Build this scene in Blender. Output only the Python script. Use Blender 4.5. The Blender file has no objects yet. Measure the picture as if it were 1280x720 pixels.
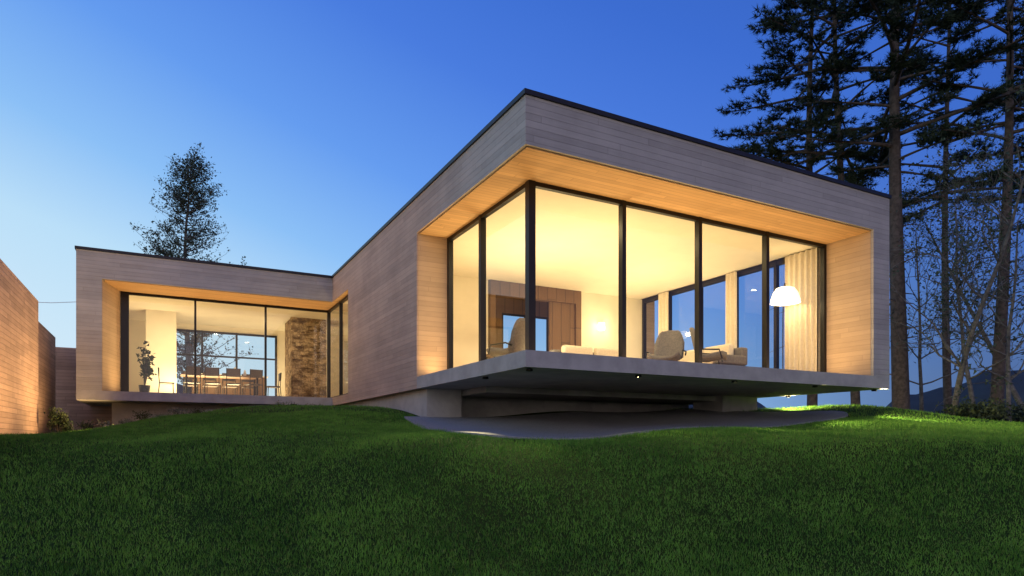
import bpy, math, random
import numpy as np
from mathutils import Vector, Matrix
random.seed(7); np.random.seed(7)
scene=bpy.context.scene
D=bpy.data
# ------------------------------------------------------------------ helpers
def link(o,parent=None):
    scene.collection.objects.link(o)
    if parent is not None: o.parent=parent
    return o
def empty(name,loc=(0,0,0),rz=0,parent=None,scale=1):
    e=D.objects.new(name,None); e.location=loc; e.rotation_euler=(0,0,rz); e.scale=(scale,)*3
    e.empty_display_size=.3
    return link(e,parent)
class MB:
    def __init__(s): s.v=[]; s.f=[]; s.m=[]
    def add(s,vs,fs,mi=0):
        b=len(s.v); s.v+= [tuple(p) for p in vs]
        for f in fs: s.f.append(tuple(b+i for i in f)); s.m.append(mi)
    def box(s,x0,x1,y0,y1,z0,z1,mi=0):
        s.add([(x0,y0,z0),(x1,y0,z0),(x1,y1,z0),(x0,y1,z0),(x0,y0,z1),(x1,y0,z1),(x1,y1,z1),(x0,y1,z1)],
              [(0,3,2,1),(4,5,6,7),(0,1,5,4),(1,2,6,5),(2,3,7,6),(3,0,4,7)],mi)
    def prism(s,pts,z0,z1,mi=0):
        n=len(pts)
        s.add([(p[0],p[1],z0) for p in pts]+[(p[0],p[1],z1) for p in pts],
              [tuple(range(n))[::-1],tuple(range(n,2*n))]+[(i,(i+1)%n,n+(i+1)%n,n+i) for i in range(n)],mi)
    def tube(s,pts,rad,n=6,mi=0,cap=True):
        pts=[Vector(p) for p in pts]; vs=[]; 
        for i,p in enumerate(pts):
            a=pts[max(i-1,0)]; b=pts[min(i+1,len(pts)-1)]
            d=(b-a); d=d.normalized() if d.length>1e-6 else Vector((0,0,1))
            up=Vector((0,0,1)) if abs(d.z)<.9 else Vector((1,0,0))
            e=d.cross(up).normalized(); g=d.cross(e)
            r=rad[i] if hasattr(rad,'__len__') else rad
            for k in range(n):
                t=2*math.pi*k/n
                vs.append(p+(e*math.cos(t)+g*math.sin(t))*r)
        fs=[]
        for i in range(len(pts)-1):
            for k in range(n):
                fs.append((i*n+k,i*n+(k+1)%n,(i+1)*n+(k+1)%n,(i+1)*n+k))
        if cap: fs.append(tuple(range(n))); fs.append(tuple(range((len(pts)-1)*n,len(pts)*n))[::-1])
        s.add(vs,fs,mi)
    def lathe(s,prof,c=(0,0,0),n=20,mi=0):
        vs=[];fs=[]
        for r,z in prof:
            for k in range(n):
                t=2*math.pi*k/n; vs.append((c[0]+r*math.cos(t),c[1]+r*math.sin(t),c[2]+z))
        for i in range(len(prof)-1):
            for k in range(n): fs.append((i*n+k,i*n+(k+1)%n,(i+1)*n+(k+1)%n,(i+1)*n+k))
        s.add(vs,fs,mi)
    def obj(s,name,mats,parent=None,smooth=False,loc=(0,0,0),rz=0,bevel=0):
        me=D.meshes.new(name); me.from_pydata(s.v,[],s.f)
        if not isinstance(mats,(list,tuple)): mats=[mats]
        for m in mats: me.materials.append(m)
        me.polygons.foreach_set('material_index',s.m)
        if smooth: me.polygons.foreach_set('use_smooth',[True]*len(s.f))
        me.update()
        o=D.objects.new(name,me); o.location=loc; o.rotation_euler=(0,0,rz)
        link(o,parent)
        if bevel:
            b=o.modifiers.new('b','BEVEL'); b.width=bevel; b.segments=2; b.limit_method='ANGLE'
        return o
def box(name,x0,x1,y0,y1,z0,z1,mat,parent=None,bevel=0):
    m=MB(); m.box(x0,x1,y0,y1,z0,z1); return m.obj(name,mat,parent,bevel=bevel)
# ------------------------------------------------------------------ materials
class NT:
    def __init__(s,name):
        s.mat=D.materials.new(name); s.mat.use_nodes=True; s.t=s.mat.node_tree
        s.b=s.t.nodes.get('Principled BSDF'); s.out=s.t.nodes.get('Material Output')
    def n(s,typ,**kw):
        nd=s.t.nodes.new(typ)
        for k,v in kw.items(): setattr(nd,k,v)
        return nd
    def l(s,a,b): s.t.links.new(a,b)
    def setin(s,sock,val):
        if hasattr(val,'is_output') : s.l(val,sock)
        else: sock.default_value=val
    def math(s,op,a,b=0.0,c=None):
        nd=s.n('ShaderNodeMath',operation=op); s.setin(nd.inputs[0],a); s.setin(nd.inputs[1],b)
        if c is not None: s.setin(nd.inputs[2],c)
        return nd.outputs[0]
    def mix(s,f,a,b,bt='MIX'):
        nd=s.n('ShaderNodeMix',data_type='RGBA',blend_type=bt); s.setin(nd.inputs[0],f)
        s.setin(nd.inputs[6],a if hasattr(a,'is_output') else (*a,1)); s.setin(nd.inputs[7],b if hasattr(b,'is_output') else (*b,1))
        return nd.outputs[2]
    def smooth(s,x,a,b,lo=0,hi=1):
        nd=s.n('ShaderNodeMapRange',interpolation_type='SMOOTHSTEP'); s.setin(nd.inputs[0],x)
        for i,v in enumerate((a,b,lo,hi)): nd.inputs[i+1].default_value=v
        return nd.outputs[0]
    def noise(s,vec,scale,detail=4,rough=.6):
        nd=s.n('ShaderNodeTexNoise'); nd.inputs['Scale'].default_value=scale; nd.inputs['Detail'].default_value=detail
        nd.inputs['Roughness'].default_value=rough; s.l(vec,nd.inputs['Vector']); return nd.outputs[0]
    def obj(s): return s.n('ShaderNodeTexCoord').outputs['Object']
    def bump(s,h,strength=.4,dist=.01):
        nd=s.n('ShaderNodeBump'); nd.inputs['Strength'].default_value=strength; nd.inputs['Distance'].default_value=dist
        s.l(h,nd.inputs['Height']); s.l(nd.outputs[0],s.b.inputs['Normal'])
def simple(name,col,rough=.6,metal=0,var=.15,scale=8,bump=0,trans=0):
    m=NT(name); o=m.obj(); nz=m.noise(o,scale)
    f=m.smooth(nz,.3,.7)
    c=m.mix(f,tuple(x*(1-var) for x in col),tuple(min(1,x*(1+var)) for x in col))
    m.l(c,m.b.inputs['Base Color']); m.b.inputs['Roughness'].default_value=rough; m.b.inputs['Metallic'].default_value=metal
    if bump: m.bump(m.noise(o,scale*6),bump,.01)
    return m.mat
def boards(name,ca,cb=None,h=.13,L=2.4,rough=.8,var=.3,groove=.6,brown_pos=False,vert=None,stain=.35,bs=.7):
    m=NT(name); o=m.obj(); sp=m.n('ShaderNodeSeparateXYZ'); m.l(o,sp.inputs[0])
    x,y,z=sp.outputs
    if vert=='xplank': s_=y; zc=x; 
    elif vert=='yplank': s_=x; zc=y
    elif vert=='stand': s_=z; zc=m.math('ADD',x,y)
    else: s_=m.math('ADD',x,y); zc=z
    zr=m.math('DIVIDE',zc,h); zi=m.math('FLOOR',zr); fr=m.math('FRACT',zr)
    w1=m.n('ShaderNodeTexWhiteNoise',noise_dimensions='1D'); m.l(zi,w1.inputs['W'])
    so=m.math('DIVIDE',m.math('ADD',s_,m.math('MULTIPLY',w1.outputs[0],L*1.7)),L)
    si=m.math('FLOOR',so); sf=m.math('FRACT',so)
    cb_=m.n('ShaderNodeCombineXYZ'); m.l(zi,cb_.inputs[0]); m.l(si,cb_.inputs[1])
    w2=m.n('ShaderNodeTexWhiteNoise',noise_dimensions='3D'); m.l(cb_.outputs[0],w2.inputs['Vector'])
    mp=m.n('ShaderNodeMapping'); m.l(o,mp.inputs[0])
    mp.inputs['Scale'].default_value={'xplank':(30,1.5,30),'yplank':(1.5,30,30),'stand':(30,30,1.5)}.get(vert,(1.5,1.5,30))
    gr=m.noise(mp.outputs[0],1.0,4,.6)
    st=m.noise(o,.9,5,.65)
    v=m.math('ADD',m.math('MULTIPLY',w2.outputs[0],var),m.math('MULTIPLY',m.math('SUBTRACT',gr,.5),var*1.6))
    v=m.math('ADD',v,m.math('MULTIPLY',m.math('SUBTRACT',st,.5),stain*2))
    v=m.math('ADD',v,1-var*.5)
    e=m.math('MINIMUM',m.math('MINIMUM',fr,m.math('SUBTRACT',1.0,fr)),m.math('MULTIPLY',m.math('MINIMUM',sf,m.math('SUBTRACT',1.0,sf)),L/h))
    g=m.smooth(e,.0,.09)
    v=m.math('MULTIPLY',v,m.math('ADD',m.math('MULTIPLY',g,groove),1-groove))
    base=ca
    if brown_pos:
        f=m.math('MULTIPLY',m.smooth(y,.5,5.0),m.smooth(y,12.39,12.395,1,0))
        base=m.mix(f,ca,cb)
    sc=m.n('ShaderNodeVectorMath',operation='SCALE')
    if hasattr(base,'is_output'): m.l(base,sc.inputs[0])
    else: sc.inputs[0].default_value=base
    m.l(v,sc.inputs['Scale']); m.l(sc.outputs[0],m.b.inputs['Base Color'])
    m.b.inputs['Roughness'].default_value=rough
    hgt=m.math('ADD',m.math('MULTIPLY',g,.7),m.math('ADD',m.math('MULTIPLY',gr,.3),m.math('MULTIPLY',w2.outputs[0],.35)))
    m.bump(hgt,bs,.012)
    return m.mat
M={}
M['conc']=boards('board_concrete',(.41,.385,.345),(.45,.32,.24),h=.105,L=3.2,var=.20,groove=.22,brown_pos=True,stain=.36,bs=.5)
M['slabc']=simple('smooth_concrete',(.38,.36,.335),.75,var=.14,scale=2.5,bump=.15)
M['under']=simple('underside_concrete',(.34,.32,.29),.8,var=.2,scale=1.5,bump=.15)
M['jamb']=boards('jamb_board',(.50,.36,.23),h=.105,L=2.6,var=.16,groove=.2,stain=.2,bs=.4)
M['soff']=boards('soffit_timber',(.58,.35,.16),h=.11,L=3.0,var=.22,groove=.35,vert='yplank',stain=.1,bs=.4)
M['gwall']=boards('garden_wall_board',(.50,.33,.24),h=.105,L=1.4,var=.3,groove=.4,stain=.4)
M['walnut']=boards('walnut_panel',(.15,.085,.045),h=.3,L=6,var=.25,groove=.4,vert='stand',stain=.1)
M['floor']=boards('oak_floor',(.42,.27,.14),h=.14,L=1.8,var=.25,groove=.5,vert='xplank',stain=.1,rough=.35)
M['plaster']=simple('cream_plaster',(.78,.72,.60),.85,var=.03,scale=1.5)
M['frame']=simple('dark_aluminium',(.018,.018,.02),.4,.6,var=.1)
M['cap']=simple('roof_coping_metal',(.02,.02,.024),.45,.5,var=.2)
M['curtain']=simple('linen_curtain',(.70,.62,.50),.9,var=.06,scale=20)
M['white']=simple('white_lacquer',(.75,.72,.66),.4,var=.03)
M['fabric']=simple('grey_fabric',(.15,.14,.13),.95,var=.2,scale=30,bump=.3)
M['leather']=simple('dark_leather',(.05,.035,.025),.45,var=.2,scale=15)
M['dark']=simple('black_metal',(.02,.02,.02),.35,.8,var=.1)
M['tablew']=simple('table_wood',(.16,.09,.05),.45,var=.25,scale=5)
M['bark']=simple('pine_bark',(.075,.06,.05),.95,var=.4,scale=9,bump=.6)
M['bark2']=simple('pale_bark',(.12,.115,.10),.9,var=.4,scale=9,bump=.4)
def stone():
    m=NT('rough_stone'); o=m.obj()
    mp=m.n('ShaderNodeMapping'); mp.inputs['Scale'].default_value=(1,1,1.7); m.l(o,mp.inputs[0])
    n=m.noise(mp.outputs[0],3.5,6,.7); n2=m.noise(o,14,4,.7)
    c=m.mix(m.smooth(n,.38,.62),(.10,.06,.035),(.46,.34,.22)); c=m.mix(m.smooth(n2,.4,.65,0,.6),c,(.16,.10,.06))
    m.l(c,m.b.inputs['Base Color']); m.b.inputs['Roughness'].default_value=.9
    m.bump(m.math('ADD',n,n2),1,.06); return m.mat
M['stone']=stone()
def glass():
    m=NT('window_glass'); m.t.nodes.remove(m.b)
    tr=m.n('ShaderNodeBsdfTransparent'); tr.inputs[0].default_value=(.93,.95,.94,1)
    gl=m.n('ShaderNodeBsdfGlossy'); gl.inputs['Roughness'].default_value=.01; gl.inputs[0].default_value=(1,1,1,1)
    lw=m.n('ShaderNodeLayerWeight'); f=m.math('ADD',m.math('MULTIPLY',m.math('POWER',lw.outputs['Facing'],5.0),.85),.045)
    mx=m.n('ShaderNodeMixShader'); m.l(f,mx.inputs[0]); m.l(tr.outputs[0],mx.inputs[1]); m.l(gl.outputs[0],mx.inputs[2])
    m.l(mx.outputs[0],m.out.inputs[0]); return m.mat
M['glass']=glass()
def emis(name,col,s):
    m=NT(name); m.b.inputs['Base Color'].default_value=(.8,.75,.65,1)
    m.b.inputs['Emission Color'].default_value=(*col,1); m.b.inputs['Emission Strength'].default_value=s; return m.mat
M['shade']=emis('lit_lamp_shade',(1,.85,.6),1.6)
M['led']=emis('led_diffuser',(1,.8,.5),5)
def leafmat(name,a,b,c3=None):
    m=NT(name); o=m.obj(); n=m.noise(o,.8,3); n2=m.noise(o,6,2)
    c=m.mix(m.smooth(m.math('ADD',m.math('MULTIPLY',n,.5),m.math('MULTIPLY',n2,.5)),.38,.62),a,b)
    if c3: n3=m.noise(o,23,2); c=m.mix(m.smooth(n3,.52,.7,0,.8),c,c3)
    m.l(c,m.b.inputs['Base Color']); m.b.inputs['Roughness'].default_value=.75
    m.b.inputs['Specular IOR Level'].default_value=.2
    return m.mat
M['needle']=leafmat('pine_needles',(.014,.028,.016),(.04,.062,.034))
M['leaf']=leafmat('tree_leaves',(.03,.05,.035),(.07,.10,.06))
M['shrub']=leafmat('shrub_leaves',(.03,.05,.02),(.09,.11,.045))
M['flower']=leafmat('white_groundcover',(.12,.14,.08),(.5,.48,.38))
M['grassb']=leafmat('grass_blades',(.05,.15,.014),(.13,.30,.035),(.18,.23,.06))
def lawnm():
    m=NT('lawn_turf'); o=m.obj(); n=m.noise(o,.7,4); n2=m.noise(o,40,4,.7)
    c=m.mix(m.smooth(n,.35,.65),(.025,.065,.008),(.055,.115,.016)); c=m.mix(m.smooth(n2,.3,.7),c,(.018,.028,.008))
    m.l(c,m.b.inputs['Base Color']); m.b.inputs['Roughness'].default_value=.95; m.b.inputs['Specular IOR Level'].default_value=.1
    m.bump(n2,1,.04); return m.mat
M['lawn']=lawnm()
def pavem():
    m=NT('patio_gravel_paving'); o=m.obj(); n=m.noise(o,60,3,.7); n2=m.noise(o,1.2,4)
    c=m.mix(m.smooth(n,.3,.7),(.20,.20,.20),(.42,.415,.41)); c=m.mix(m.math('MULTIPLY',n2,.6),c,(.15,.15,.15))
    m.l(c,m.b.inputs['Base Color']); m.b.inputs['Roughness'].default_value=.9; m.bump(n,.6,.02); return m.mat
M['pave']=pavem()
M['hill']=simple('hill_forest',(.03,.045,.05),1,var=.4,scale=.02)
# ------------------------------------------------------------------ camera
cam=D.cameras.new('Camera'); co=D.objects.new('Camera',cam); link(co)
co.location=(0,0,0); co.rotation_euler=(math.radians(90),0,0)
cam.sensor_width=36; cam.lens=815/1280*36; cam.shift_y=190/1280; cam.clip_end=3000; cam.clip_start=.05
scene.camera=co
scene.view_settings.view_transform='Standard'; scene.view_settings.look='None'; scene.view_settings.exposure=0
# ------------------------------------------------------------------ world
w=D.worlds.new('World'); scene.world=w; w.use_nodes=True; t=w.node_tree; t.nodes.clear()
def wn(typ,**k):
    n=t.nodes.new(typ)
    for a,b in k.items(): setattr(n,a,b)
    return n
def wm(op,a,b=0.):
    n=wn('ShaderNodeMath',operation=op)
    for i,v in enumerate((a,b)):
        if hasattr(v,'is_output'): t.links.new(v,n.inputs[i])
        else: n.inputs[i].default_value=v
    return n.outputs[0]
def ws(x,a,b,lo=0,hi=1):
    n=wn('ShaderNodeMapRange',interpolation_type='SMOOTHSTEP'); t.links.new(x,n.inputs[0])
    for i,v in enumerate((a,b,lo,hi)): n.inputs[i+1].default_value=v
    return n.outputs[0]
tc=wn('ShaderNodeTexCoord'); sx=wn('ShaderNodeSeparateXYZ'); t.links.new(tc.outputs['Generated'],sx.inputs[0])
X,Y,Z=sx.outputs
az=wm('MULTIPLY',X,.38)
fac=wm('ADD',wm('MULTIPLY',wm('ADD',wm('ABSOLUTE',Z),az),.8),.2)
cr=wn('ShaderNodeValToRGB'); t.links.new(fac,cr.inputs[0]); cr.color_ramp.interpolation='LINEAR'
stops=[(-.12,(.62,.80,.93)),(.05,(.48,.72,.93)),(.17,(.25,.51,.91)),(.31,(.12,.32,.85)),(.47,(.058,.19,.72)),(.60,(.036,.14,.62)),(.95,(.015,.06,.33))]
el=cr.color_ramp.elements
while len(el)<len(stops): el.new(.5)
for e,(p,c) in zip(el,stops): e.position=p*.8+.2; e.color=(*c,1)
dk=wm('MULTIPLY',ws(X,.15,.6),ws(Z,.0,.5,1,0)); dk=wm('SUBTRACT',1.,wm('MULTIPLY',dk,.62))
sc=wn('ShaderNodeVectorMath',operation='SCALE'); t.links.new(cr.outputs[0],sc.inputs[0]); t.links.new(dk,sc.inputs['Scale'])
gl=wm('MULTIPLY',ws(wm('MULTIPLY',Y,-1.),.05,.9),ws(Z,.0,.8,1,0))
gc=wn('ShaderNodeVectorMath',operation='SCALE'); gc.inputs[0].default_value=(.98,.66,.42); t.links.new(gl,gc.inputs['Scale'])
ad=wn('ShaderNodeVectorMath',operation='ADD'); t.links.new(sc.outputs[0],ad.inputs[0]); t.links.new(gc.outputs[0],ad.inputs[1])
bg=wn('ShaderNodeBackground'); t.links.new(ad.outputs[0],bg.inputs[0]); bg.inputs[1].default_value=1.0
sky=wn('ShaderNodeTexSky'); sky.sky_type='NISHITA'; sky.sun_disc=False; sky.sun_elevation=math.radians(1.0); sky.sun_rotation=math.radians(200)
bg2=wn('ShaderNodeBackground'); t.links.new(sky.outputs[0],bg2.inputs[0]); bg2.inputs[1].default_value=.02
ash=wn('ShaderNodeAddShader'); t.links.new(bg.outputs[0],ash.inputs[0]); t.links.new(bg2.outputs[0],ash.inputs[1])
wo=wn('ShaderNodeOutputWorld'); t.links.new(ash.outputs[0],wo.inputs[0])
sl=D.lights.new('sun','SUN'); sl.energy=.06; sl.angle=math.radians(10); sl.color=(1,.8,.65)
so=D.objects.new('sun',sl); link(so); so.rotation_euler=(math.radians(80),0,math.radians(20))
# ------------------------------------------------------------------ house frame
ANG=math.atan2(.4723,.8814); HC=(0.2,9.6)
cA,sA=math.cos(ANG),math.sin(ANG)
def W(u,v): return (HC[0]+u*cA-v*sA, HC[1]+u*sA+v*cA)
def H(x,y):
    dx,dy=x-HC[0],y-HC[1]; return dx*cA+dy*sA, -dx*sA+dy*cA
def sstep(x,a,b): 
    q=np.clip((x-a)/(b-a),0,1); return q*q*(3-2*q)
def terr(x,y):
    x=np.asarray(x,float); y=np.asarray(y,float)
    ya=[-40,2,5,6,7,8.3,9.3,10.2,12,14,17,22,40,80,400,3000]
    za=[-1.7,-1.65,-1.58,-1.42,-1.15,-.56,-.10,.04,.2,.42,.78,.86,.8,-3,-12,-14]
    z=0
    for o_,w_ in ((-.5,.2),(-.25,.2),(0,.2),(.25,.2),(.5,.2)): z=z+w_*np.interp(y+o_,ya,za)
    L=np.clip(-7-x,0,8); z=z-.13*L*sstep(y,9,13)*(1-sstep(y,30,60))
    ridge=.22*np.exp(-((x+4.6)/2.6)**2-((y-14.5)/3.0)**2); z=z+ridge
    mr=.16*np.exp(-((x-8.3)/2.0)**2-((y-15.6)/1.6)**2); z=z+mr
    R=sstep(x,9.5,12.5)*sstep(y,12,14)*(1-sstep(y,30,60)); z=z-R*np.clip(z-.27,0,5)*.8
    z=z-.25*sstep(x,7,14)*sstep(y,7,10)*(1-sstep(y,30,60))*.3
    z=z+.045*np.sin(x*1.3+.6*y)*np.sin(y*1.1-.4*x)*sstep(y,3,6)
    return z
xs=np.concatenate([[-2500,-1200,-500,-200,-100,-60,-40,-28],np.arange(-20,20.01,.25),[28,40,60,100,200,500,1200,2500]])
ys=np.concatenate([[-300,-100,-40,-20,-8,-3,0,2],np.arange(3,26,.2),[27,29,32,36,40,50,60,80,120,250,500,1200,2800]])
gx,gy=np.meshgrid(xs,ys); gz=terr(gx,gy)
nx,ny=len(xs),len(ys)
verts=np.stack([gx,gy,gz],-1).reshape(-1,3)
faces=[(j*nx+i,j*nx+i+1,(j+1)*nx+i+1,(j+1)*nx+i) for j in range(ny-1) for i in range(nx-1)]
me=D.meshes.new('lawn'); me.from_pydata(verts.tolist(),[],faces); me.materials.append(M['lawn'])
me.polygons.foreach_set('use_smooth',[True]*len(faces)); me.update()
link(D.objects.new('lawn',me))
pat=[(-.30,4.6),(-.45,3.2),(-.50,1.9),(-.35,1.0),(.1,.45),(1.2,.25),(3.2,.30),(5.5,.35),(7.2,.45),(8.5,.75),(8.9,1.25),(8.4,1.9),(7.6,2.7),(7.1,4.6)]
def inpat(u,v,mg=0):
    u=np.asarray(u);v=np.asarray(v)
    cen=(4.2,2.6); ins=np.zeros(u.shape,bool); P=[(cen[0]+(a-cen[0])*(1+mg),cen[1]+(b-cen[1])*(1+mg)) for a,b in pat]
    j=len(P)-1
    for i in range(len(P)):
        xi,yi=P[i];xj,yj=P[j]
        c=((yi>v)!=(yj>v))&(u<(xj-xi)*(v-yi)/(yj-yi+1e-12)+xi); ins^=c; j=i
    return ins
m=MB()
def catm(P,n=6):
    out=[]
    for i in range(len(P)-1):
        p0=P[max(i-1,0)];p1=P[i];p2=P[i+1];p3=P[min(i+2,len(P)-1)]
        for k in range(n):
            q=k/n; out.append(tuple(.5*(2*p1[a]+(p2[a]-p0[a])*q+(2*p0[a]-5*p1[a]+4*p2[a]-p3[a])*q*q+(-p0[a]+3*p1[a]-3*p2[a]+p3[a])*q**3) for a in (0,1)))
    out.append(P[-1]); return out
edge=catm(pat); N=len(edge); rings=14; vs=[];fs=[]
for r in range(rings+1):
    q=r/rings
    for (a,b) in edge:
        ta=np.interp(a,[-.5,7.1],[-.3,7.0]); u=a*(1-q)+ta*q; v=b*(1-q)+4.6*q
        x,y=W(u,v); vs.append((x,y,float(terr(x,y))+.035))
for r in range(rings):
    for i in range(N-1): fs.append((r*N+i,r*N+i+1,(r+1)*N+i+1,(r+1)*N+i))
b=len(vs)
for (a,c_) in edge:
    x,y=W(a,c_); vs.append((x,y,float(terr(x,y))-.1))
for i in range(N-1): fs.append((i,b+i,b+i+1,i+1))
m.add(vs,fs); m.obj('patio',M['pave'])
def blades(n,x0,x1,y0,y1,hmin,hmax,wd):
    x=np.random.uniform(x0,x1,n); y=y0+(y1-y0)*np.random.rand(n)**1.25
    keep=np.abs(x)<(y*.80+.6); x=x[keep];y=y[keep]
    u,v=H(x,y)
    keep=~inpat(u,v,-.01)&~((u>.0)&(v>4.4)&(u<7.1))&~((v>12.6))
    gw=(x+9.4)*cA+(y-12)*sA
    keep&=gw>.05
    x=x[keep];y=y[keep];z=terr(x,y); n=len(x)
    pv=.75+.25*np.sin(x*2.1+np.sin(y*3))*np.sin(y*2.7+np.sin(x*1.7))
    h=np.random.uniform(hmin,hmax,n)*pv*np.where(np.random.rand(n)<.04,1.6,1); a=np.random.uniform(0,2*np.pi,n); ln=np.random.uniform(0,.8,n)*h; b2=np.random.uniform(0,2*np.pi,n)
    P=np.empty((n,3,3)); dx=np.cos(a)*wd/2; dy=np.sin(a)*wd/2
    P[:,0]=np.stack([x-dx,y-dy,z-.005],-1); P[:,1]=np.stack([x+dx,y+dy,z-.005],-1)
    P[:,2]=np.stack([x+np.cos(b2)*ln,y+np.sin(b2)*ln,z+h],-1)
    return P.reshape(-1,3)
def trimesh(name,P,mat):
    n=len(P)//3; me=D.meshes.new(name); me.vertices.add(3*n); me.vertices.foreach_set('co',P.astype(np.float32).ravel())
    me.loops.add(3*n); me.loops.foreach_set('vertex_index',np.arange(3*n,dtype=np.int32)); me.polygons.add(n)
    me.polygons.foreach_set('loop_start',np.arange(0,3*n,3,dtype=np.int32))
    me.materials.append(mat); me.update(calc_edges=True); return me
P=np.concatenate([blades(380000,-10,12,6.0,14,.03,.07,.011),blades(90000,-13,15,11,19,.04,.07,.014)])
link(D.objects.new('grass',trimesh('grass',P,M['grassb'])))
# ------------------------------------------------------------------ HOUSE
house=empty('modern_house',(HC[0],HC[1],0),ANG)
Z0,Z1,Z2,Z3=1.08,1.33,4.36,5.09
m=MB(); m.box(0,8.81,0,9,Z2,Z3); m.box(0,3.5,9,12.4,Z2,Z3); m.box(-6.74,3.5,12.4,18.9,Z2,Z3); m.obj('roof_slab',M['conc'],house)
m=MB(); m.box(-.03,8.84,-.03,9.03,Z3+.003,Z3+.075); m.box(-.03,3.53,9.03,12.37,Z3+.003,Z3+.075); m.box(-6.77,3.53,12.37,18.93,Z3+.003,Z3+.075); m.obj('roof_coping',M['cap'],house)
m=MB(); m.box(0,8.81,0,4.66,Z0,Z1); m.box(-6.74,-.0,12.4,18.9,Z0,Z1);  m.box(.36,8.81,4.66,9,Z0,Z1);m.box(.36,3.5,9,12.4,Z0,Z1);m.box(0,3.5,12.4,18.9,Z0,Z1)
m.obj('floor_slab',M['slabc'],house)
m=MB(); m.box(0,.36,4.66,10.43,Z0,Z2); m.box(0,.36,10.43,12.4,Z0,Z1); m.box(.36,.8,4.66,4.95,Z1,Z2)
m.obj('side_wall',M['conc'],house)
m=MB(); m.box(8.27,8.81,0,1.3,Z1,Z2); m.box(8.4,8.81,7.45,9,Z1,Z2); m.obj('right_jamb_wall',M['conc'],house)
m=MB(); m.box(8.262,8.269,.06,1.1,Z1,Z2-.03); m.box(.03,.70,4.652,4.659,Z1,Z2-.03); m.obj('jamb_lining',M['jamb'],house)
m=MB(); m.prism([(-6.74,12.4),(-6.16,12.4),(-5.80,13.85),(-5.80,14.2),(-6.3,14.2),(-6.3,18.9),(-6.74,18.9)],Z1,Z2); m.obj('wing_side_wall',M['conc'],house)
m=MB(); m.prism([(-6.155,12.42),(-6.147,12.42),(-5.795,13.79),(-5.803,13.79)],Z1,Z2-.03); m.obj('wing_jamb_lining',M['jamb'],house)
m=MB(); m.box(.05,8.26,.05,1.10,4.335,4.357); m.box(.05,.70,1.10,4.65,4.335,4.357); m.box(-6.1,-.0,12.45,13.77,4.335,4.357); m.box(0,.19,10.45,13.77,4.335,4.357)
m.obj('timber_soffit',M['soff'],house)
m=MB(); m.box(.70,8.265,1.10,7.5,4.335,4.357); m.box(3.06,6.05,7.5,8.95,4.335,4.357); m.box(.37,3.0,7.6,12.4,4.335,4.357); m.box(-6.29,3.4,13.77,18.8,4.33,4.357)
m.obj('ceiling',M['plaster'],house)
m=MB(); m.box(.75,8.4,1.15,8.95,Z1+.002,Z1+.02); m.box(.37,3.0,8.96,13.8,Z1+.002,Z1+.02); m.box(-6.2,3.3,13.82,18.78,Z1+.003,Z1+.02); m.obj('interior_floor',M['floor'],house)
m=MB(); m.box(.36,3.06,7.5,7.6,Z1+.02,4.335); m.box(6.05,8.4,7.5,7.6,Z1+.02,4.335); m.box(.362,.375,4.96,7.5,Z1+.02,4.335)
m.box(3.4,3.5,9,18.9,Z1,4.335); m.box(3.0,3.05,7.6,9,Z1,4.335); m.box(6.06,6.12,7.6,9,Z1,4.335)
m.box(-6.3,-4.53,18.8,18.9,Z1,4.33); m.box(-.73,3.4,18.8,18.9,Z1,4.33); m.box(-4.53,-.73,18.8,18.9,4.12,4.33); m.box(-6.295,-6.28,14.21,18.8,Z1,4.33)
m.box(-5.2,-4.3,16.4,16.5,Z1,4.33)
m.obj('interior_wall',M['plaster'],house)
m=MB(); m.box(3.07,6.04,7.42,7.62,3.95,4.33); m.box(3.07,3.25,7.42,7.62,Z1+.02,3.95); m.box(5.86,6.04,7.42,7.62,Z1+.02,3.95)
m.box(3.07,4.2,8.9,8.99,Z1+.02,4.33); m.box(5.85,6.04,8.9,8.99,Z1+.02,4.33); m.box(4.2,5.85,8.9,8.99,3.8,4.33); m.box(4.2,5.85,8.9,8.99,Z1+.02,1.6)
m.box(5.0,5.86,7.5,7.56,Z1+.02,3.95)
m.obj('walnut_bay',M['walnut'],house)
m=MB(); 
for k in range(20):
    z0=Z1+.02+k*.15; u0=-.72
    while u0<.48:
        L=random.uniform(.14,.42); L=min(L,.5-u0); d=random.uniform(-.035,.035)
        m.box(u0,u0+L-.008,15.5+d,15.75,z0,z0+.142); u0+=L
m.box(-.7,.5,15.75,17,Z1+.02,4.32)
m.obj('stone_chimney_wall',M['stone'],house)
F=MB()
def vpost(u,v,w=.06,d=.10,z0=Z1,z1=4.333): F.box(u-w/2,u+w/2,v-d/2,v+d/2,z0,z1)
vpost(.727,1.127,.13,.13)
for u in (2.652,4.503,6.383): vpost(u,1.127,.085,.12)
vpost(8.22,1.127,.08,.1)
F.box(.795,8.175,1.08,1.17,4.26,4.333); F.box(.795,8.175,1.08,1.17,Z1,Z1+.07)
for v in (2.99,): vpost(.727,v,.12,.09)
vpost(.727,4.59,.1,.11)
F.box(.68,.77,1.2,4.53,4.26,4.333); F.box(.68,.77,1.2,4.53,Z1,Z1+.07)
for v in (1.36,2.5,3.75,5.0,6.25,7.4): vpost(8.36,v,.1,.08)
F.box(8.32,8.40,1.40,7.36,4.2,4.333); F.box(8.32,8.40,1.40,7.36,Z1,Z1+.07)
F.box(-5.79,-5.58,13.75,13.85,Z1,4.333)
for u in (-3.83,-1.80): vpost(u,13.8,.06,.1)
vpost(.2,13.8,.1,.1); 
F.box(-5.58,.15,13.76,13.84,4.26,4.333); F.box(-5.58,.15,13.76,13.84,Z1,Z1+.07)
for v in (12.1,): vpost(.2,v,.1,.06)
vpost(.2,10.48,.1,.08)
F.box(.16,.24,10.52,13.75,4.26,4.333); F.box(.16,.24,10.52,13.75,Z1,Z1+.07)
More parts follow.
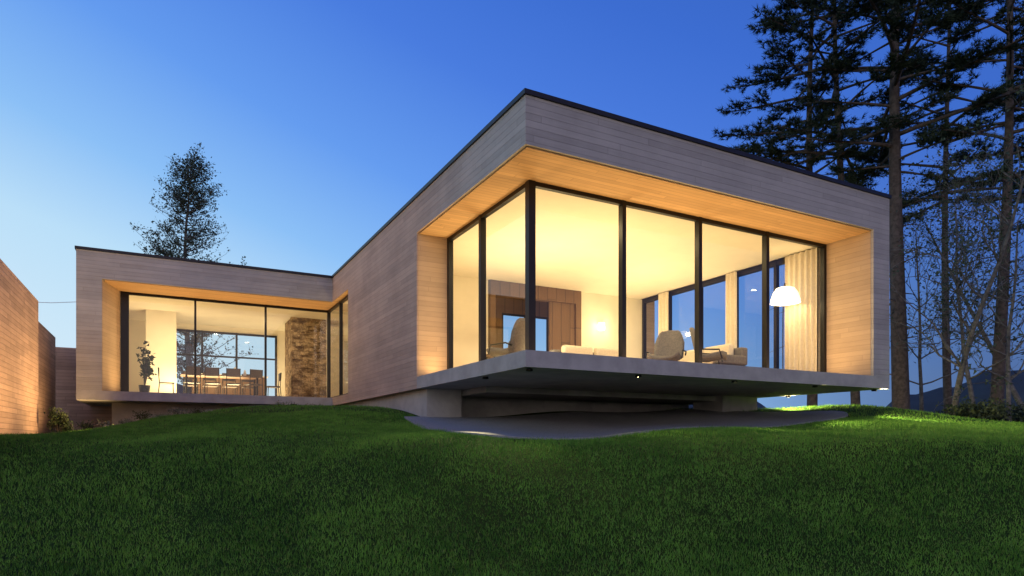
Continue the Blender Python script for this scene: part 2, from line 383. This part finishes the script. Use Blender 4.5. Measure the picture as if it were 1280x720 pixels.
for u in (-4.5,-3.4,-2.2,-.76): vpost(u,18.78,.07,.08,z1=4.12)
F.box(-4.46,-.8,18.76,18.82,4.04,4.118); F.box(-4.46,-.8,18.76,18.82,3.15,3.21)
for u in (4.23,5.02,5.82): vpost(u,8.95,.06,.06,1.6,3.8)
F.box(4.26,5.79,8.93,8.98,3.74,3.8)
F.obj('window_frames',M['frame'],house)
G=MB()
def gq(p,q,z0=Z1+.07,z1=4.26): G.add([(*p,z0),(*q,z0),(*q,z1),(*p,z1)],[(0,1,2,3)])
gq((.79,1.127),(8.18,1.127)); gq((.727,1.19),(.727,4.54)); gq((8.36,1.4),(8.36,7.36)); gq((-5.58,13.8),(.15,13.8)); gq((.2,10.52),(.2,13.75))
gq((-4.46,18.79),(-.8,18.79),Z1,4.04); gq((4.26,8.955),(5.79,8.955),1.6,3.74)
G.obj('window_glass',M['glass'],house)
m=MB(); m.box(.16,.95,4.5,12.3,-1.5,Z0-.003); m.box(-6.0,3,13.6,18,-1.5,Z0-.003); m.box(7.3,8.5,3.2,4.2,-1.5,Z0-.003); m.obj('foundation_pier',M['slabc'],house)
m=MB(); m.box(.95,8.1,5.2,8.8,-1.5,Z0-.003); m.obj('foundation_wall',M['under'],house)
m=MB(); m.box(1.0,8.0,3.4,5.0,Z0-.12,Z0-.003); m.obj('underside_beam',M['under'],house)
def area(name,u,v,z,sx_,sy_,power,col=(1,.72,.38),up=False,parent=house,shape='RECTANGLE'):
    l=D.lights.new(name,'AREA'); l.shape=shape; l.size=sx_; l.size_y=sy_; l.energy=power; l.color=col
    o=D.objects.new(name,l); link(o,parent); o.location=(u,v,z)
    if up: o.rotation_euler=(math.pi,0,0)
    return o
WARM=(1,.64,.27); WM2=(1,.75,.38)
area('added_soffit_fill',4.4,.75,1.36,7.0,.12,118,WARM,True)  # added fill lights, out of view behind the slab edge, brighten the soffits
area('added_soffit_fill',.35,2.8,1.36,.12,3.4,48,WARM,True)
area('added_soffit_fill',-3,13.1,1.36,5.2,.12,92,WARM,True)
area('added_ceiling_fill',3.0,4.2,1.40,2.0,2.0,225,WM2,True)  # added upward fill at floor level, hidden from the camera, brightens the ceilings
area('added_ceiling_fill',6.6,4.6,1.40,2.0,2.0,225,WM2,True)
area('added_ceiling_fill',2.0,10.5,1.40,1.0,2.5,90,WM2,True)
area('added_ceiling_fill',4.4,8.2,1.40,.6,.6,6,WM2,True)
area('added_ceiling_fill',-3.6,15.5,1.40,2.5,1.0,185,WM2,True)
area('added_ceiling_fill',-1.5,17.4,1.40,2.5,1.0,110,WM2,True)
for (u,v) in ((1.8,2.4),(3.6,2.4),(5.4,2.4),(7.2,2.4),(3.4,4.9),(6.4,4.9)):
    area('ceiling_downlight',u,v,4.325,.12,.12,28,WM2,shape='DISK')
for (u,v) in ((-4.4,14.9),(-1.4,14.9),(-2.8,16.8),(1.2,12.2)):
    area('ceiling_downlight',u,v,4.322,.12,.12,34,WM2,shape='DISK')
# ------------------------------------------------------------------ furniture
def P2(u,v): x,y=W(u,v); return (x,y,Z1+.02)
def lamp(u,v):
    e=empty('floor_lamp',P2(u,v),ANG)
    m=MB(); m.lathe([(0,0),(.17,0),(.17,.025),(.02,.035),(0,.035)],(.35,.35,0)); 
    pts=[(.35,.35,.03),(.36,.36,.8),(.34,.34,1.5),(.27,.27,1.95),(.15,.15,2.2),(.04,.04,2.22),(0,0,2.15),(0,0,2.08)]
    m.tube(pts,.013,8); m.obj('stand',M['dark'],e,True)
    m=MB(); m.lathe([(.12,2.12),(.20,2.09),(.27,1.98),(.315,1.84),(.325,1.76)],(0,0,0),28); m.obj('shade',M['shade'],e,True)
    l=D.lights.new('lamp_bulb','POINT'); l.energy=14; l.color=WM2; l.shadow_soft_size=.06; o=D.objects.new('lamp_bulb',l); link(o,e); o.location=(0,0,1.78)
lamp(7.75,1.75)
def eames(u,v,rz):
    e=empty('lounge_chair',P2(u,v),rz)
    m=MB()
    vs=[];fs=[];n1,n2=11,9
    prof=[(.36,.36),(.28,.40),(.12,.37),(-.05,.34),(-.18,.36),(-.26,.46),(-.31,.62),(-.35,.80),(-.38,.95),(-.40,1.05),(-.41,1.09)]
    for i,(py,pz) in enumerate(prof):
        hw=.33 if i<8 else .33-.05*(i-7)
        for k in range(n2):
            q=(k/(n2-1)-.5)*2; vs.append((q*hw,py+.06*q*q*(i>4),pz+.10*abs(q)**3*(i<6)))
    for i in range(n1-1):
        for k in range(n2-1): fs.append((i*n2+k,i*n2+k+1,(i+1)*n2+k+1,(i+1)*n2+k))
    m.add(vs,fs); o=m.obj('shell',M['fabric'],e,True); s=o.modifiers.new('s','SOLIDIFY'); s.thickness=.05
    m=MB()
    for sx_ in (-1,1): 
        m.tube([(sx_*.30,.30,0),(sx_*.26,.2,.34)],.012); m.tube([(sx_*.28,-.32,0),(sx_*.24,-.15,.34)],.012)
        m.tube([(sx_*.37,.28,.38),(sx_*.39,.22,.56),(sx_*.39,-.15,.58),(sx_*.35,-.28,.52)],.018)
    m.tube([(-.26,.2,.33),(.26,.2,.33)],.012); m.tube([(-.24,-.15,.33),(.24,-.15,.33)],.012); m.obj('legs',M['dark'],e,True)
eames(5.0,2.6,ANG+2.2); eames(1.55,3.4,ANG+.5); eames(5.75,2.1,ANG+3.9)
def sofa(u,v,rz):
    e=empty('sofa',P2(u,v),rz); 
    m=MB(); m.box(-1.1,1.1,-.45,.45,.12,.40); m.box(-1.1,1.1,-.50,-.28,.40,.82); m.box(-1.12,-.95,-.45,.45,.40,.62); m.box(.95,1.12,-.45,.45,.40,.62); m.obj('body',M['fabric'],e,bevel=.04)
    m=MB(); m.box(-.93,-.01,-.27,.46,.405,.54); m.box(.01,.93,-.27,.46,.405,.54); m.box(-.9,-.05,-.27,-.10,.55,.92); m.box(.05,.9,-.27,-.10,.55,.92); m.obj('cushions',M['curtain'],e,bevel=.05)
    m=MB(); [m.box(a,a+.05,b,b+.05,0,.12) for a in (-1.05,1.0) for b in (-.42,.37)]; m.obj('feet',M['dark'],e)
sofa(6.9,3.6,ANG+math.pi*.5); sofa(4.6,4.6,ANG+math.pi)
def chair(x,y,rz,name='dining_chair'):
    e=empty(name,(x,y,Z1+.02),rz)
    m=MB(); m.box(-.22,.22,-.21,.22,.43,.47); m.box(-.2,.2,-.225,-.20,.66,.93); m.obj('seat_and_back',M['leather'],e,bevel=.015)
    m=MB()
    for sx_ in (-.2,.2): m.tube([(sx_,.2,0),(sx_,.18,.44)],.013); m.tube([(sx_,-.24,0),(sx_,-.2,.45),(sx_,-.235,.93)],.013)
    m.obj('frame',M['dark'],e)
def table(u,v,L,name='dining_table'):
    e=empty(name,P2(u,v),ANG)
    m=MB(); m.box(-L/2,L/2,-.45,.45,.71,.75); m.obj('top',M['tablew'],e,bevel=.01)
    m=MB()
    for a in (-1,1):
        for b_ in (-1,1): m.box(a*(L/2-.15)-.03,a*(L/2-.15)+.03,b_*.36-.03,b_*.36+.03,0,.71)
    m.obj('legs',M['dark'],e)
table(-3.0,15.0,2.4)
for i in range(4):
    u=-3.9+.6*i
    x,y=W(u,14.35); chair(x,y,ANG+random.uniform(-.3,.3)); x,y=W(u,15.65); chair(x,y,ANG+math.pi+random.uniform(-.1,.1))
x,y=W(-1.4,15); chair(x,y,ANG+math.pi/2)
x,y=W(-4.6,15.1); chair(x,y,ANG-math.pi/2)
# kitchen island with bar stools behind the dining table
e=empty('kitchen_island',P2(-2.6,17.2),ANG); m=MB(); m.box(-1.2,1.2,-.4,.4,.08,.92); m.box(-1.15,1.15,-.35,.35,0,.08); m.obj('cabinet',M['walnut'],e)
m=MB(); m.box(-1.28,1.28,-.46,.46,.923,.965); m.obj('worktop',M['white'],e,bevel=.01)
for i,(a,b_,r_,h_) in enumerate(((-2.6,15,.07,.3),(-3.3,15.05,.1,.14),(-2.3,14.95,.05,.22))):
    m=MB(); m.lathe([(0,0),(r_*.6,0),(r_,h_*.3),(r_*.8,h_*.7),(r_*.4,h_*.87),(r_*.5,h_)]); x,y=W(a,b_); m.obj('vase',M['white'] if i!=1 else M['dark'],None,True,(x,y,Z1+.77))
table(2.9,5.9,1.3,'side_table')
e=empty('wall_sconce',P2(6.75,7.46),ANG); m=MB(); m.lathe([(.0,1.9),(.09,1.9),(.09,2.12),(0,2.12)],(0,-.06,0)); m.obj('diffuser',M['led'],e,True)
l=D.lights.new('sconce_bulb','POINT'); l.energy=14; l.color=WM2; l.shadow_soft_size=.08; o=D.objects.new('sconce_bulb',l); link(o,e); o.location=(0,-.25,2.0)
def curtain(u0,v0,u1,v1,top=4.31,seed=0,bot=Z1+.03):
    rnd=random.Random(seed); L=math.hypot(u1-u0,v1-v0); n=int(L/.02); nx_,ny_=-(v1-v0)/L,(u1-u0)/L; vs=[];fs=[]
    ph=rnd.random()*6
    for i in range(n+1):
        q=i/n; s_=q*L; off=.045*math.sin(s_*2*math.pi/.14+ph+.6*math.sin(s_*7))
        for z,kk in ((bot,1.1),(2.5,1),(top,.8)): vs.append((u0+(u1-u0)*q+nx_*off*kk,v0+(v1-v0)*q+ny_*off*kk,z))
    for i in range(n):
        for k in range(2): fs.append((i*3+k,(i+1)*3+k,(i+1)*3+k+1,i*3+k+1))
    m=MB(); m.add(vs,fs); o=m.obj('curtain',M['curtain'],None,True,(HC[0],HC[1],0),ANG)
curtain(8.2,1.25,8.2,2.1,seed=1); curtain(8.2,3.6,8.2,3.95,seed=2); curtain(8.2,6.1,8.2,6.6,seed=3)
# ------------------------------------------------------------------ foliage builders
def leafquads(C,size,flat=.0,jit=1.0):
    C=np.asarray(C); n=len(C); d=np.random.normal(size=(n,3)); d[:,2]*=(1-flat); d/=np.linalg.norm(d,axis=1)[:,None]+1e-9
    e=np.cross(d,np.random.normal(size=(n,3))); e/=np.linalg.norm(e,axis=1)[:,None]+1e-9
    s=size*np.random.uniform(.6,1.3,n)[:,None]
    P=np.empty((n,3,3)); P[:,0]=C-e*s*.35; P[:,1]=C+e*s*.35; P[:,2]=C+d*s
    return P.reshape(-1,3)
def combine(name,mb,tri,mats):
    v0=np.array(mb.v,dtype=float).reshape(-1,3); n0=len(v0)
    nt=len(tri)//3
    V=np.concatenate([v0,tri]) if nt else v0
    ls=[];li=[];c=0
    for f in mb.f: ls.append(c); li+=f; c+=len(f)
    li=np.concatenate([np.array(li,dtype=np.int32),np.arange(n0,n0+3*nt,dtype=np.int32)])
    ls=np.concatenate([np.array(ls,dtype=np.int32),np.arange(c,c+3*nt,3,dtype=np.int32)])
    me=D.meshes.new(name); me.vertices.add(len(V)); me.vertices.foreach_set('co',V.astype(np.float32).ravel())
    me.loops.add(len(li)); me.loops.foreach_set('vertex_index',li); me.polygons.add(len(ls)); me.polygons.foreach_set('loop_start',ls)
    for q in mats: me.materials.append(q)
    mi=np.concatenate([np.zeros(len(mb.f),np.int32),np.ones(nt,np.int32)]); me.polygons.foreach_set('material_index',mi)
    me.update(calc_edges=True); me.validate(); return me
def pine(name,Ht,h0,maxr,rt,seed,nb=46,lean=(0,0),dead=12):
    rnd=random.Random(seed); mb=MB(); C=[];Dd=[]
    K=14; tr=[]
    for i in range(K+1):
        q=i/K; tr.append(Vector((lean[0]*q+.12*math.sin(q*5+seed),lean[1]*q+.12*math.cos(q*4+seed),q*Ht-.3)))
    mb.tube(tr,[rt*(1-.85*i/K)+.015 for i in range(K+1)],10)
    def at(h):
        q=max(0,min(.999,(h+.3)/Ht))*K; i=int(q); return tr[i].lerp(tr[i+1],q-i)
    for i in range(dead):
        h=rnd.uniform(h0*.35,h0); a=rnd.uniform(0,6.28); L=rnd.uniform(.4,1.8); p=at(h)
        mb.tube([p,p+Vector((math.cos(a)*L*.6,math.sin(a)*L*.6,.05*L)),p+Vector((math.cos(a)*L,math.sin(a)*L,-.12*L))],[.022,.014,.005],4,cap=False)
    for i in range(nb):
        q=(i+rnd.random())/nb; h=h0+(Ht-h0)*q**.9; a=i*2.399+rnd.uniform(-.6,.6)
        L=maxr*(1-q)**.6*rnd.uniform(.35,1.15)*(.7+.3*min(1,q*5))+.35
        el=rnd.uniform(-.12,.22)+.35*q; p0=at(h); d=Vector((math.cos(a),math.sin(a),0)); side=Vector((-d.y,d.x,0))
        br=[]; S=7; bend=rnd.uniform(-.18,.18)
        for k in range(S+1):
            s=k/S; br.append(p0+d*(L*s)+side*(bend*L*s*s)+Vector((0,0,L*(el*s-.22*s*s+.16*s**3))))
        r0=.018+.013*L; mb.tube(br,[r0*(1-.85*k/S)+.003 for k in range(S+1)],4,cap=False)
        nt=int(4+L*5.0)
        for j in range(nt):
            s=rnd.uniform(.38,1.0); q2=s*S; ii=min(int(q2),S-1); pb=br[ii].lerp(br[ii+1],q2-ii)
            sg=rnd.choice((-1,1)); ta=rnd.uniform(.4,1.1)*sg; tl=(.22+.24*L*(1.1-s))*rnd.uniform(.6,1.2)
            td=(d*math.cos(ta)+side*math.sin(ta)); td.z=rnd.uniform(-.02,.3)
            tip=pb+td*tl; mb.tube([pb,tip],[.008,.003],3,cap=False)
            m_=max(3,int(tl/.075))
            for k in range(m_):
                c=pb.lerp(tip,.2+.8*k/max(1,m_-1)); C.append(c+Vector((rnd.gauss(0,.05),rnd.gauss(0,.05),rnd.gauss(0,.03)))); Dd.append(td)
    C=np.array(C);Dd=np.array(Dd); R=13
    C=np.repeat(C,R,0);Dd=np.repeat(Dd,R,0); n=len(C)
    nd=np.random.normal(size=(n,3)); nd[:,2]=nd[:,2]*.7+.25; nd/=np.linalg.norm(nd,axis=1)[:,None]; nd=nd+Dd*.6
    e=np.cross(nd,np.random.normal(size=(n,3))); e/=np.linalg.norm(e,axis=1)[:,None]
    ln=np.random.uniform(.09,.19,n)[:,None]
    P=np.empty((n,3,3)); P[:,0]=C-e*.013; P[:,1]=C+e*.013; P[:,2]=C+nd*ln
    return combine(name,mb,P.reshape(-1,3),[M['bark'],M['needle']])
def put(name,me,x,y,rz=0,s=1,z=None):
    o=D.objects.new(name,me); o.location=(x,y,float(terr(x,y)) if z is None else z); o.rotation_euler=(0,0,rz); o.scale=(s,s,s); link(o)
pA=pine('pine_a',18.5,7.6,4.7,.24,3,nb=54); pB=pine('pine_b',19,8.6,4.2,.14,11,nb=48,lean=(.6,0)); pC=pine('pine_c',17,7.0,3.7,.17,23,nb=44,lean=(-.5,.3))
def px(x,d): return ((x-640)/815*d,d)
put('pine_tree',pA,*px(1122,20),rz=.4)
put('pine_tree',pB,*px(1066,21.5),rz=2.6)
put('pine_tree',pC,*px(1010,23),rz=2.2,s=1.0)
put('pine_tree',pC,*px(1248,19),rz=4.2)
put('pine_tree',pB,*px(1186,24),rz=1.0,s=.97)
put('pine_tree',pA,*px(1330,25),rz=3.9)
def decid(name,Ht,seed,spread=.55,r0=.1,leaves=0,lsize=.1,up=.5,lv=5,trunk=.2,bark='bark2',leafm='leaf',lspread=.15):
    rnd=random.Random(seed); mb=MB(); C=[]
    def grow(p,d,L,r,l):
        S=4; pts=[p]; dd=d.copy()
        for k in range(S):
            dd=(dd+Vector((rnd.gauss(0,.2),rnd.gauss(0,.2),rnd.gauss(0,.12)+.04*up))).normalized(); pts.append(pts[-1]+dd*L/S)
        mb.tube(pts,[r*(1-.35*k/S) for k in range(S+1)],5 if l>2 else 3,cap=False)
        if l<=1:
            for k in range(3): C.append(tuple(pts[k+1]))
        if l==0: return
        n=rnd.choice((2,3,3)) 
        for i in range(n):
            a=rnd.uniform(0,6.28); sp=rnd.uniform(.6,1.4)*spread
            e=dd.orthogonal().normalized(); e=Matrix.Rotation(a,3,dd)@e
            nd=(dd*math.cos(sp)+e*math.sin(sp)); nd.z+=up*.08; nd.normalize()
            q=rnd.choice((1,2,3,4)) if i else 4
            grow(pts[q],nd,L*rnd.uniform(.6,.85),r*.58,l-1)
    base=Vector((0,0,-.2)); d=Vector((rnd.gauss(0,.10),rnd.gauss(0,.1),1)).normalized()
    K=8; tr=[base]; 
    for k in range(K):
        d=(d+Vector((rnd.gauss(0,.07),rnd.gauss(0,.07),.03))).normalized(); tr.append(tr[-1]+d*Ht*.85/K)
    mb.tube(tr,[r0*(1-.85*k/K)+.005 for k in range(K+1)],8,cap=False)
    for k in range(2,K+1):
        for j in range(2+(k>4)):
            a=rnd.uniform(0,6.28); q=k/K
            if q<trunk: continue
            sp=spread*1.9*(1.1-.4*q)*rnd.uniform(.7,1.1); nd=Vector((math.cos(a)*math.sin(sp),math.sin(a)*math.sin(sp),math.cos(sp)))
            grow(tr[k],nd,Ht*.17*(1.25-q*.6),r0*(1-.8*q)*.5,lv-2)
    P=np.zeros((0,3))
    if leaves:
        C=np.array(C); idx=np.random.randint(0,len(C),leaves); cc=C[idx]+np.random.normal(scale=lspread,size=(leaves,3)); P=leafquads(cc,lsize)
    return combine(name,mb,P,[M[bark],M[leafm]])
dA=decid('bare_a',9,5,r0=.09,leaves=1500,lsize=.09); dB=decid('bare_b',8,9,r0=.07,leaves=1200,lsize=.09); dC=decid('bare_c',6.5,14,r0=.06,leaves=1200)
for nm,me_,x_,d_,r_,s_ in (('bare_tree',dA,1190,17.5,0,.92),('bare_tree',dB,1222,19,1.5,1.0),('bare_tree',dC,1262,17,2.5,1.0),('bare_tree',dB,1150,21,3,.95),('bare_tree',dA,1290,20,4,1)):
    put(nm,me_,*px(x_,d_),rz=r_,s=s_)
def poplar(name,Ht,R,seed):
    rnd=random.Random(seed); mb=MB(); C=[]
    tr=[Vector((.15*math.sin(q*.7),.1*math.cos(q),q*Ht/12-.2)) for q in range(13)]
    mb.tube(tr,[.16*(1-q/12.8)+.008 for q in range(13)],8,cap=False)
    for i in range(250):
        q=rnd.uniform(.18,.97); k=q*12; ii=min(int(k),11); p=tr[ii].lerp(tr[ii+1],k-ii)
        prof=(min(1,(1.05-q)/.60))**.7; L=R*prof*rnd.uniform(.4,1.1)+.15
        a=rnd.uniform(0,6.28); el=rnd.uniform(.25,.7)
        pts=[p]
        for s in range(1,5): pts.append(p+Vector((math.cos(a)*L*s/4,math.sin(a)*L*s/4,L*el*(s/4)**1.3)))
        mb.tube(pts,[.025,.02,.014,.009,.004],4,cap=False)
        for j in range(int(4+5*L)):
            s=rnd.uniform(.2,1); q4=s*4; jj=min(int(q4),3); pb=pts[jj].lerp(pts[jj+1],q4-jj)
            tip=pb+Vector((rnd.gauss(0,.25),rnd.gauss(0,.25),rnd.uniform(.05,.35))); mb.tube([pb,tip],[.007,.003],3,cap=False)
            for _ in range(6): C.append(tuple(pb.lerp(tip,rnd.random())+Vector((rnd.gauss(0,.08),rnd.gauss(0,.08),rnd.gauss(0,.08)))))
    return combine(name,mb,leafquads(C,.10),[M['bark2'],M['leaf']])
pp=poplar('poplar',13.0,2.45,4); put('poplar_tree',pp,*px(234,30),z=.3)
# ------------------------------------------------------------------ shrubs / ground cover
def shrub(name,x,y,r,h,n,mat='shrub',ls=.07,seed=0,obj=True):
    rnd=random.Random(seed); mb=MB(); C=[]
    z=float(terr(x,y))
    for i in range(14):
        a=rnd.uniform(0,6.28); q=rnd.uniform(.2,1); tip=Vector((math.cos(a)*r*q,math.sin(a)*r*q,h*rnd.uniform(.4,.95)))
        mid=tip*.5+Vector((0,0,h*.15)); mb.tube([Vector((0,0,-.05)),mid,tip],[.012,.008,.003],3,cap=False)
        for _ in range(n//14): C.append(tuple(mid.lerp(tip,rnd.uniform(.0,1.1))+Vector((rnd.gauss(0,r*.2),rnd.gauss(0,r*.2),rnd.gauss(0,h*.13)))))
    C=np.array(C); C[:,2]=np.clip(C[:,2],0.01,None)
    o=D.objects.new(name,combine(name,mb,leafquads(C,ls),[M['bark'],M[mat]])); o.location=(x,y,z); link(o)
k=0
for i in range(15):
    u=-6.4+i*.42; v=11.5-.35*(i%2)+random.uniform(-.15,.15); x,y=W(u,v); k+=1
    shrub('groundcover_plant',x,y,random.uniform(.16,.3),random.uniform(.18,.34),260,'flower' if i%3 else 'shrub',.045,seed=k)
for (x_,d_,r_,h_) in ((74,15.6,.22,.6),(82,17,.25,.4)):
    x,y=px(x_,d_); k+=1; shrub('garden_shrub',x,y,r_,h_,800,'shrub',.055,seed=k)
for i in range(18):
    x_=random.uniform(1140,1330); d_=random.uniform(16.5,22); x,y=px(x_,d_); k+=1
    shrub('undergrowth_shrub',x,y,random.uniform(.5,1.1),random.uniform(.25,.8),1100,'shrub' if i%3 else 'needle',.09,seed=k)
e=empty('potted_plant',P2(-5.2,14.5),ANG); m=MB(); m.lathe([(0,0),(.12,0),(.16,.32),(.14,.32),(.13,.27),(0,.27)]); m.obj('pot',M['dark'],e,True)
mb=MB(); C=[]
for i in range(14):
    a=random.uniform(0,6.28); h=random.uniform(.4,1.1); p=Vector((math.cos(a)*.2*random.random(),math.sin(a)*.2*random.random(),.3+h)); mb.tube([Vector((0,0,.27)),p*.6+Vector((0,0,.1)),p],[.012,.01,.004],4,cap=False)
    for _ in range(22): C.append(tuple(p+Vector((random.gauss(0,.07),random.gauss(0,.07),random.gauss(0,.11)))))
o=D.objects.new('foliage',combine('foliage',mb,leafquads(C,.12),[M['bark'],M['needle']])); link(o,e)
# ------------------------------------------------------------------ garden walls
gw=empty('garden_wall',(-9.4,12,0),ANG); box('wall',-.35,0,-4,4.07,-2.5,3.32,M['gwall'],gw); 
gw2=empty('garden_wall',(-9.4,12,0),ANG); box('wall',-.62,-.24,4.12,8.9,-2.5,3.10,M['gwall'],gw2)
gw3=empty('garden_wall',(-9.4,12,0),ANG); box('wall',-.40,1.6,9.6,9.9,-2.5,2.9,M['gwall'],gw3)
# ------------------------------------------------------------------ small fixtures
def spot(x,y,z,target,power,ang=80,col=WARM,name='garden_spotlight',blend=.8,down=False,sz=.05):
    e=empty(name,(x,y,z)); m=MB()
    if down: m.lathe([(0,.035),(.05,.035),(.055,.0),(.04,.0),(.035,.02),(0,.02)],n=14)
    else: m.lathe([(0,-.25),(.012,-.25),(.012,-.02),(.045,-.02),(.05,.03),(0,.03)],n=12)
    m.obj('fitting',M['dark'],e,True)
    zo=-.03 if down else .08
    l=D.lights.new('bulb','SPOT'); l.energy=power; l.spot_size=math.radians(ang); l.spot_blend=blend; l.color=col; l.shadow_soft_size=sz
    o=D.objects.new('bulb',l); link(o,e); d=Vector(target)-Vector((x,y,z+zo)); o.location=(0,0,zo); o.rotation_euler=d.to_track_quat('-Z','Y').to_euler()
def gwp(u,t): return (-9.4+u*cA-t*sA, 12+u*sA+t*cA)
for tt,pw in ((.0,300),(3.0,380),(5.6,90)):
    x,y=gwp(1.8 if tt<5 else .9,tt); x2,y2=gwp(0,tt+.2); z=float(terr(x,y)); spot(x,y,z,(x2,y2,z+1.9),pw,150,blend=1)
GY=(1,.84,.42)
def under(u,v,tu,tv,pw,ang=110):
    x,y=W(u,v); xt,yt=W(tu,tv); spot(x,y,Z0-.045,(xt,yt,float(terr(xt,yt))),pw,ang,GY,'soffit_spotlight',1,True,.04)
under(.12,1.6,-1.2,.5,260,75); under(.15,.15,-.5,-.9,110,90)
under(2.2,.12,2.2,-1.1,70,140); under(4.4,.12,4.6,-1.2,130,140); under(6.6,.12,7.0,-1.2,200,140); under(8.6,.2,9.6,-1.0,330,140); under(8.65,2.4,10.0,2.6,420,140); under(8.6,4.8,9.4,5.6,200,140)
# ------------------------------------------------------------------ hills
vs=[];fs=[];n=160
for i in range(n+1):
    a=math.radians(-62+124*i/n); r=420; xx=math.sin(a)*r; yy=math.cos(a)*r
    h=26+9*math.sin(a*9+1)+5*math.sin(a*23)+2.5*math.sin(a*61)+1.2*math.sin(a*140+2)
    vs+=[(xx*.8,yy*.8,-14),(xx*.92,yy*.92,h*.55),(xx,yy,h),(xx*1.2,yy*1.2,-14)]
for i in range(n):
    for k_ in range(3): fs.append((i*4+k_,(i+1)*4+k_,(i+1)*4+k_+1,i*4+k_+1))
m=MB(); m.add(vs,fs); m.obj('hills',M['hill'],None,True)
m=MB(); a=Vector((*px(20,24),5.1)); b_=Vector((*px(110,24),5.1)); m.tube([a,(a+b_)/2-Vector((0,0,.05)),b_],.012,5); m.obj('overhead_cable',M['white'])
print('done',len(D.objects))
